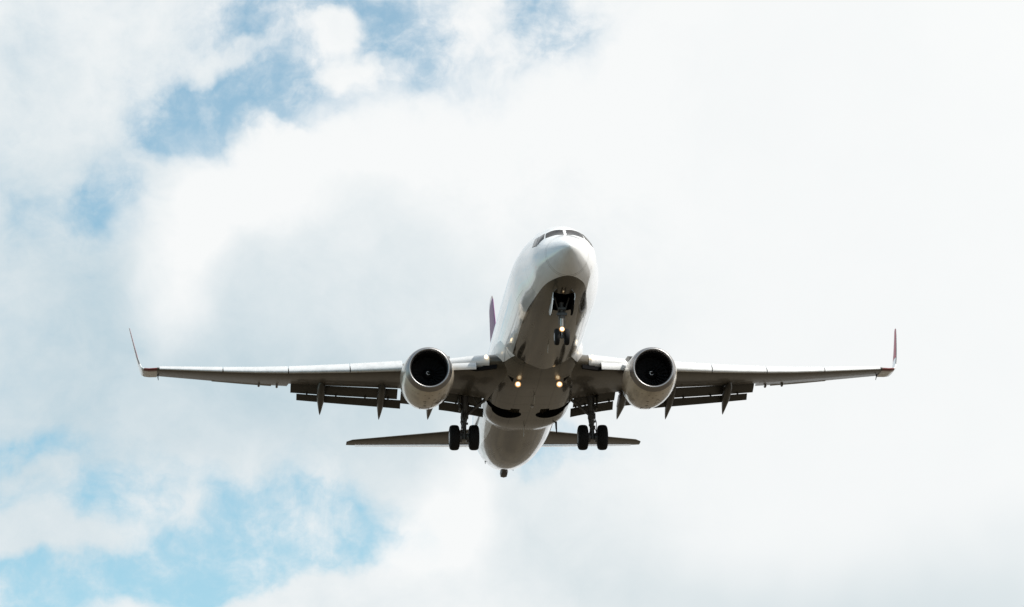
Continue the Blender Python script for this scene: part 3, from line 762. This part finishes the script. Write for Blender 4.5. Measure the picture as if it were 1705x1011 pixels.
for s2 in (-1, 1):
    w = wheel(ng, s2*.205, nx.y, nx.z, .345, .205, 32)
    mb = MB(); mb.lathe([(s2*.085, .175), (s2*.085, .165), (s2*.05, .14), (s2*.04, .05), (s2*.08, .045), (s2*.08, .001)], (s2*.225, nx.y, nx.z), 'X', 24); mb.build('rim', M['rim'], w)
    # door leaf hanging from the bay's edge
    rows = []
    for i in range(9):
        u = i/8; x = 2.68+1.66*u; zt = BOT(x)+.09; dp = .16+.34*math.sin(math.pi*min(1, .12+u*.8))**.8*(1 if u < .95 else .9); r_ = []
        for j in range(5):
            v = j/4; r_.append(Vector((s2*(.445+.10*v-.05*v*v*2), x, zt-dp*v)))
        rows.append(r_)
    mb = MB(); outer = rows; inner = [[p-Vector((s2*.03, 0, 0)) for p in r_] for r_ in rows]
    mb.loft([o_+list(reversed(i_)) for o_, i_ in zip(outer, inner)], mfun=lambda i, j: 0 if j < 4 else 1)
    mb.build('gear_door', [M['white'], M['dark']], ng, angle=30)
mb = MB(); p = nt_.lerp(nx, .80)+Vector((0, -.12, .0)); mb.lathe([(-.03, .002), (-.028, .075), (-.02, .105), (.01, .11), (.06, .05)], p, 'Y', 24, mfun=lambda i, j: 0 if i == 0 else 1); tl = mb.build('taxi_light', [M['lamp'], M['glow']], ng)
mb = MB(); mb.tube([p+Vector((0, .05, 0)), p+Vector((0, .12, 0))], .03, 8); mb.build('lamp_bracket', M['strut'], tl)

# ------------------------------------------------------------------ lamps and small things under the belly
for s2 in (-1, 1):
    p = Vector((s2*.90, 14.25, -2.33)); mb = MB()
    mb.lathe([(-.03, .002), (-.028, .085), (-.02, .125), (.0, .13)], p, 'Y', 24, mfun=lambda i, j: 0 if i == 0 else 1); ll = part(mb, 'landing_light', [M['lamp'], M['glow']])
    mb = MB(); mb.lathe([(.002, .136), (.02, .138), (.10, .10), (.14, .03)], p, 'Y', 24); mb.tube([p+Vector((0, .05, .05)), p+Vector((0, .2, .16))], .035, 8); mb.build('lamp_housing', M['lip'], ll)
for s2 in (-1, 1):                                                     # ram air scoops on the shoulders of the fairing
    a = Vector((s2*1.45, 13.98, -1.86)); b2 = Vector((s2*1.08, 14.2, -2.10)); d = (b2-a).normalized(); n_ = Vector((s2*.55, 0, -.83)).normalized()
    q = []
    for p_, w in ((a, .035), (a.lerp(b2, .5), .055), (b2, .06)):
        q.append([p_+n_*w+Vector((0, -.02, 0)), p_+n_*w+Vector((0, .30, 0)), p_-n_*.10+Vector((0, .34, 0)), p_-n_*.10+Vector((0, -.04, 0))])
    mb = MB(); mb.loft(q, mfun=lambda i, j: 0); part(mb, 'air_inlet', M['dark'], smooth=False)
def blade(x, y, zt, h, ch, sweep, mt, th=.015):
    mb = MB()
    q = [Vector((x, y, zt)), Vector((x, y+ch, zt)), Vector((x, y+ch*.75+sweep, zt-h)), Vector((x, y+ch*.25+sweep, zt-h))]
    e = Vector((th, 0, 0)); mb.add([p+e for p in q]+[p-e for p in q], [(0,1,2,3),(7,6,5,4),(0,4,5,1),(1,5,6,2),(2,6,7,3),(3,7,4,0)])
    return part(mb, 'blade_antenna', M[mt], smooth=False)
blade(-.06, 8.9, -2.10, .32, .30, .22, 'steel'); blade(0, 16.2, -2.22, .34, .30, .2, 'steel'); blade(0, 21.3, -2.2, .40, .3, .25, 'steel')
mb = MB(); mb.tube([(1.45, 21.6, -1.95), (1.47, 21.75, -2.2), (1.50, 21.9, -2.38)], [.05, .04, .025], 8); part(mb, 'drain_mast', M['dark'])
for x, y in ((-.95, 31.5), (.45, 32.5)):
    z = MID(y)-(MID(y)-BOT(y))*math.sqrt(1-(x/WID(y))**2)
    mb = MB(); mb.tube([(x, y, z+.05), (x+.01, y+.08, z-.07)], [.022, .012], 8); part(mb, 'drain_tube', M['dark'])
mb = MB(); mb.lathe([(0, .07), (-.05, .065), (-.09, .03), (-.1, .002)], (0.05, 18.0, -2.24), 'Z', 16); part(mb, 'beacon', M['lens'])
